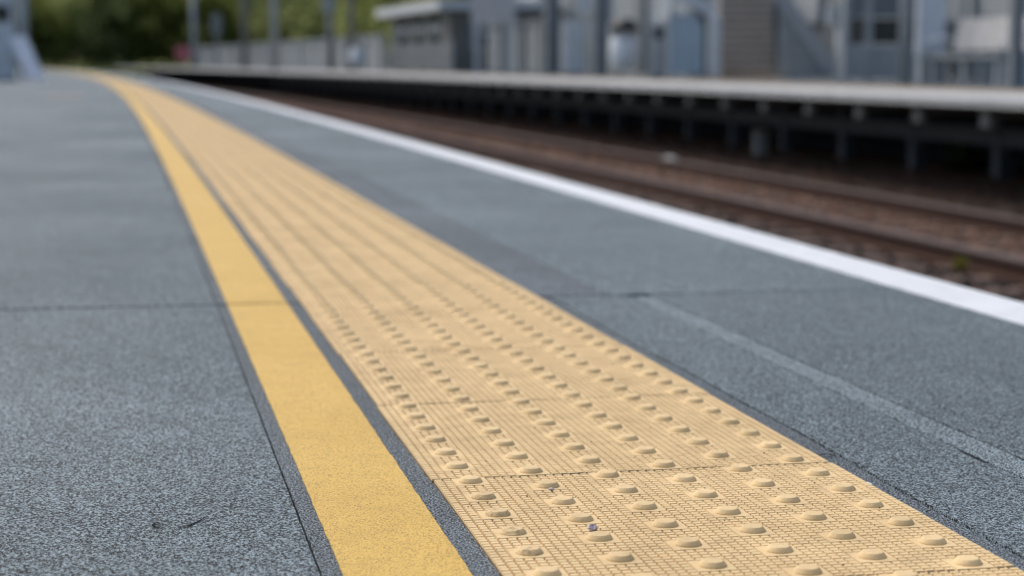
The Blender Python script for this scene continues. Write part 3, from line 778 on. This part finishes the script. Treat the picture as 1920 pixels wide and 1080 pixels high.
for i, (s, t, k_) in enumerate(spots):
    e = empty('tree', W(s, t, -1.3), rt.uniform(0, 6.28), KL[k_], 'tree', 'trees beyond the station'); sc = rt.uniform(.85, 1.2); e.scale = (sc, sc, sc)
    for nm, me in zip(('trunk', 'crown'), TM[k_]):
        o = bpy.data.objects.new(nm, me); COL.objects.link(o); o.parent = e
# undergrowth along the foot of the wood
mb = MB(); r = random.Random(5)
for i in range(9000):
    s = r.uniform(158, 170); t = r.uniform(-24, 34); z = -1.3 + 2.6 * r.random() ** 1.5 * (0.6 + 0.5 * mnoise.noise(Vector((s * .3, t * .35, 0))))
    p0 = W(s, t, z); a = Vector((r.gauss(0, 1), r.gauss(0, 1), r.gauss(0, 1))).normalized() * .28; b_ = a.orthogonal().normalized() * .16
    mb.bm.faces.new([mb.bm.verts.new(q) for q in (p0 - a, p0 + b_, p0 + a, p0 - b_)])
tag(mb.build('undergrowth', 'leaf_dark', recalc=False), 'dark green undergrowth at the foot of the distant wood', 'undergrowth', kind='stuff')

# chips on the tiles (after the camera geometry was measured these sit where the photo shows them)
chip('stone_chip', -0.207, -0.0985, .0042, 'chip', 'grey violet stone chip on the nearest tile, lower left', 0.0, .9)
chip('stone_chip', -0.049, -0.099, .0025, 'chip', 'tiny pale stone chip below a dome, second tile row', 0.0, .5)
chip('stone_chip', -0.080, 0.2005, .0026, 'chip_white', 'tiny white flake on the right edge of the tiles', -0.002, .6)
for i in range(26):                       # loose grit
    chip('grit', rnd.uniform(-.4, .3), rnd.uniform(-.19, .19), rnd.uniform(.0004, .0008), 'bitumen', 'dark speck of grit on the near tiles', -.0002, .8)
for o in list(COL.objects):
    if o.name.split('.')[0] == 'grit': o['group'] = 'grit on the near tiles'; o['category'] = 'grit'

# ------------------------------------------------------------------ light
ELEV, AZ = math.radians(52), math.radians(-38)       # light comes from ahead, a little left of the line
wd = bpy.data.worlds.new('World'); SC.world = wd; wd.use_nodes = True
nt = wd.node_tree; bg = nt.nodes['Background']
sky = nt.nodes.new('ShaderNodeTexSky'); sky.sky_type = 'NISHITA'; sky.sun_disc = False
sky.sun_elevation = ELEV; sky.sun_rotation = AZ; sky.air_density = 1.0; sky.dust_density = 4.0; sky.ozone_density = 1.0
nt.links.new(sky.outputs['Color'], bg.inputs['Color']); bg.inputs['Strength'].default_value = 0.138
sl = bpy.data.lights.new('Sun', 'SUN'); sl.energy = 1.2; sl.angle = math.radians(19); sl.color = (1.0, 0.95, 0.87)
so = bpy.data.objects.new('Sun', sl); COL.objects.link(so)
d = Vector((math.sin(AZ) * math.cos(ELEV), math.cos(AZ) * math.cos(ELEV), math.sin(ELEV)))
so.rotation_euler = d.to_track_quat('Z', 'Y').to_euler(); so.location = (0, 0, 20)

# ------------------------------------------------------------------ camera
F_PX, H, YAW, PITCH_C, X0, Y0 = 3547.07, 0.39255, -0.20068, 0.1184, -0.47703, -1.72521
fw = Vector((-math.sin(YAW) * math.cos(PITCH_C), math.cos(YAW) * math.cos(PITCH_C), -math.sin(PITCH_C)))
rv = Vector((math.cos(YAW), math.sin(YAW), 0)); uv = rv.cross(fw)
cam = bpy.data.cameras.new('Camera'); co = bpy.data.objects.new('Camera', cam); COL.objects.link(co)
co.matrix_world = Matrix(((rv.x, uv.x, -fw.x, X0), (rv.y, uv.y, -fw.y, Y0), (rv.z, uv.z, -fw.z, H), (0, 0, 0, 1)))
cam.sensor_width = 36; cam.lens = F_PX / 1920 * 36; cam.clip_start = 0.05; cam.clip_end = 5000
cam.dof.use_dof = True; cam.dof.focus_distance = 1.68; cam.dof.aperture_fstop = cam.lens / 1000 / 0.0123
SC.camera = co
SC.view_settings.view_transform = 'Standard'; SC.view_settings.look = 'None'
SC.view_settings.gamma = 1; SC.view_settings.exposure = 0.32
SC.cycles.filter_width = 1.1
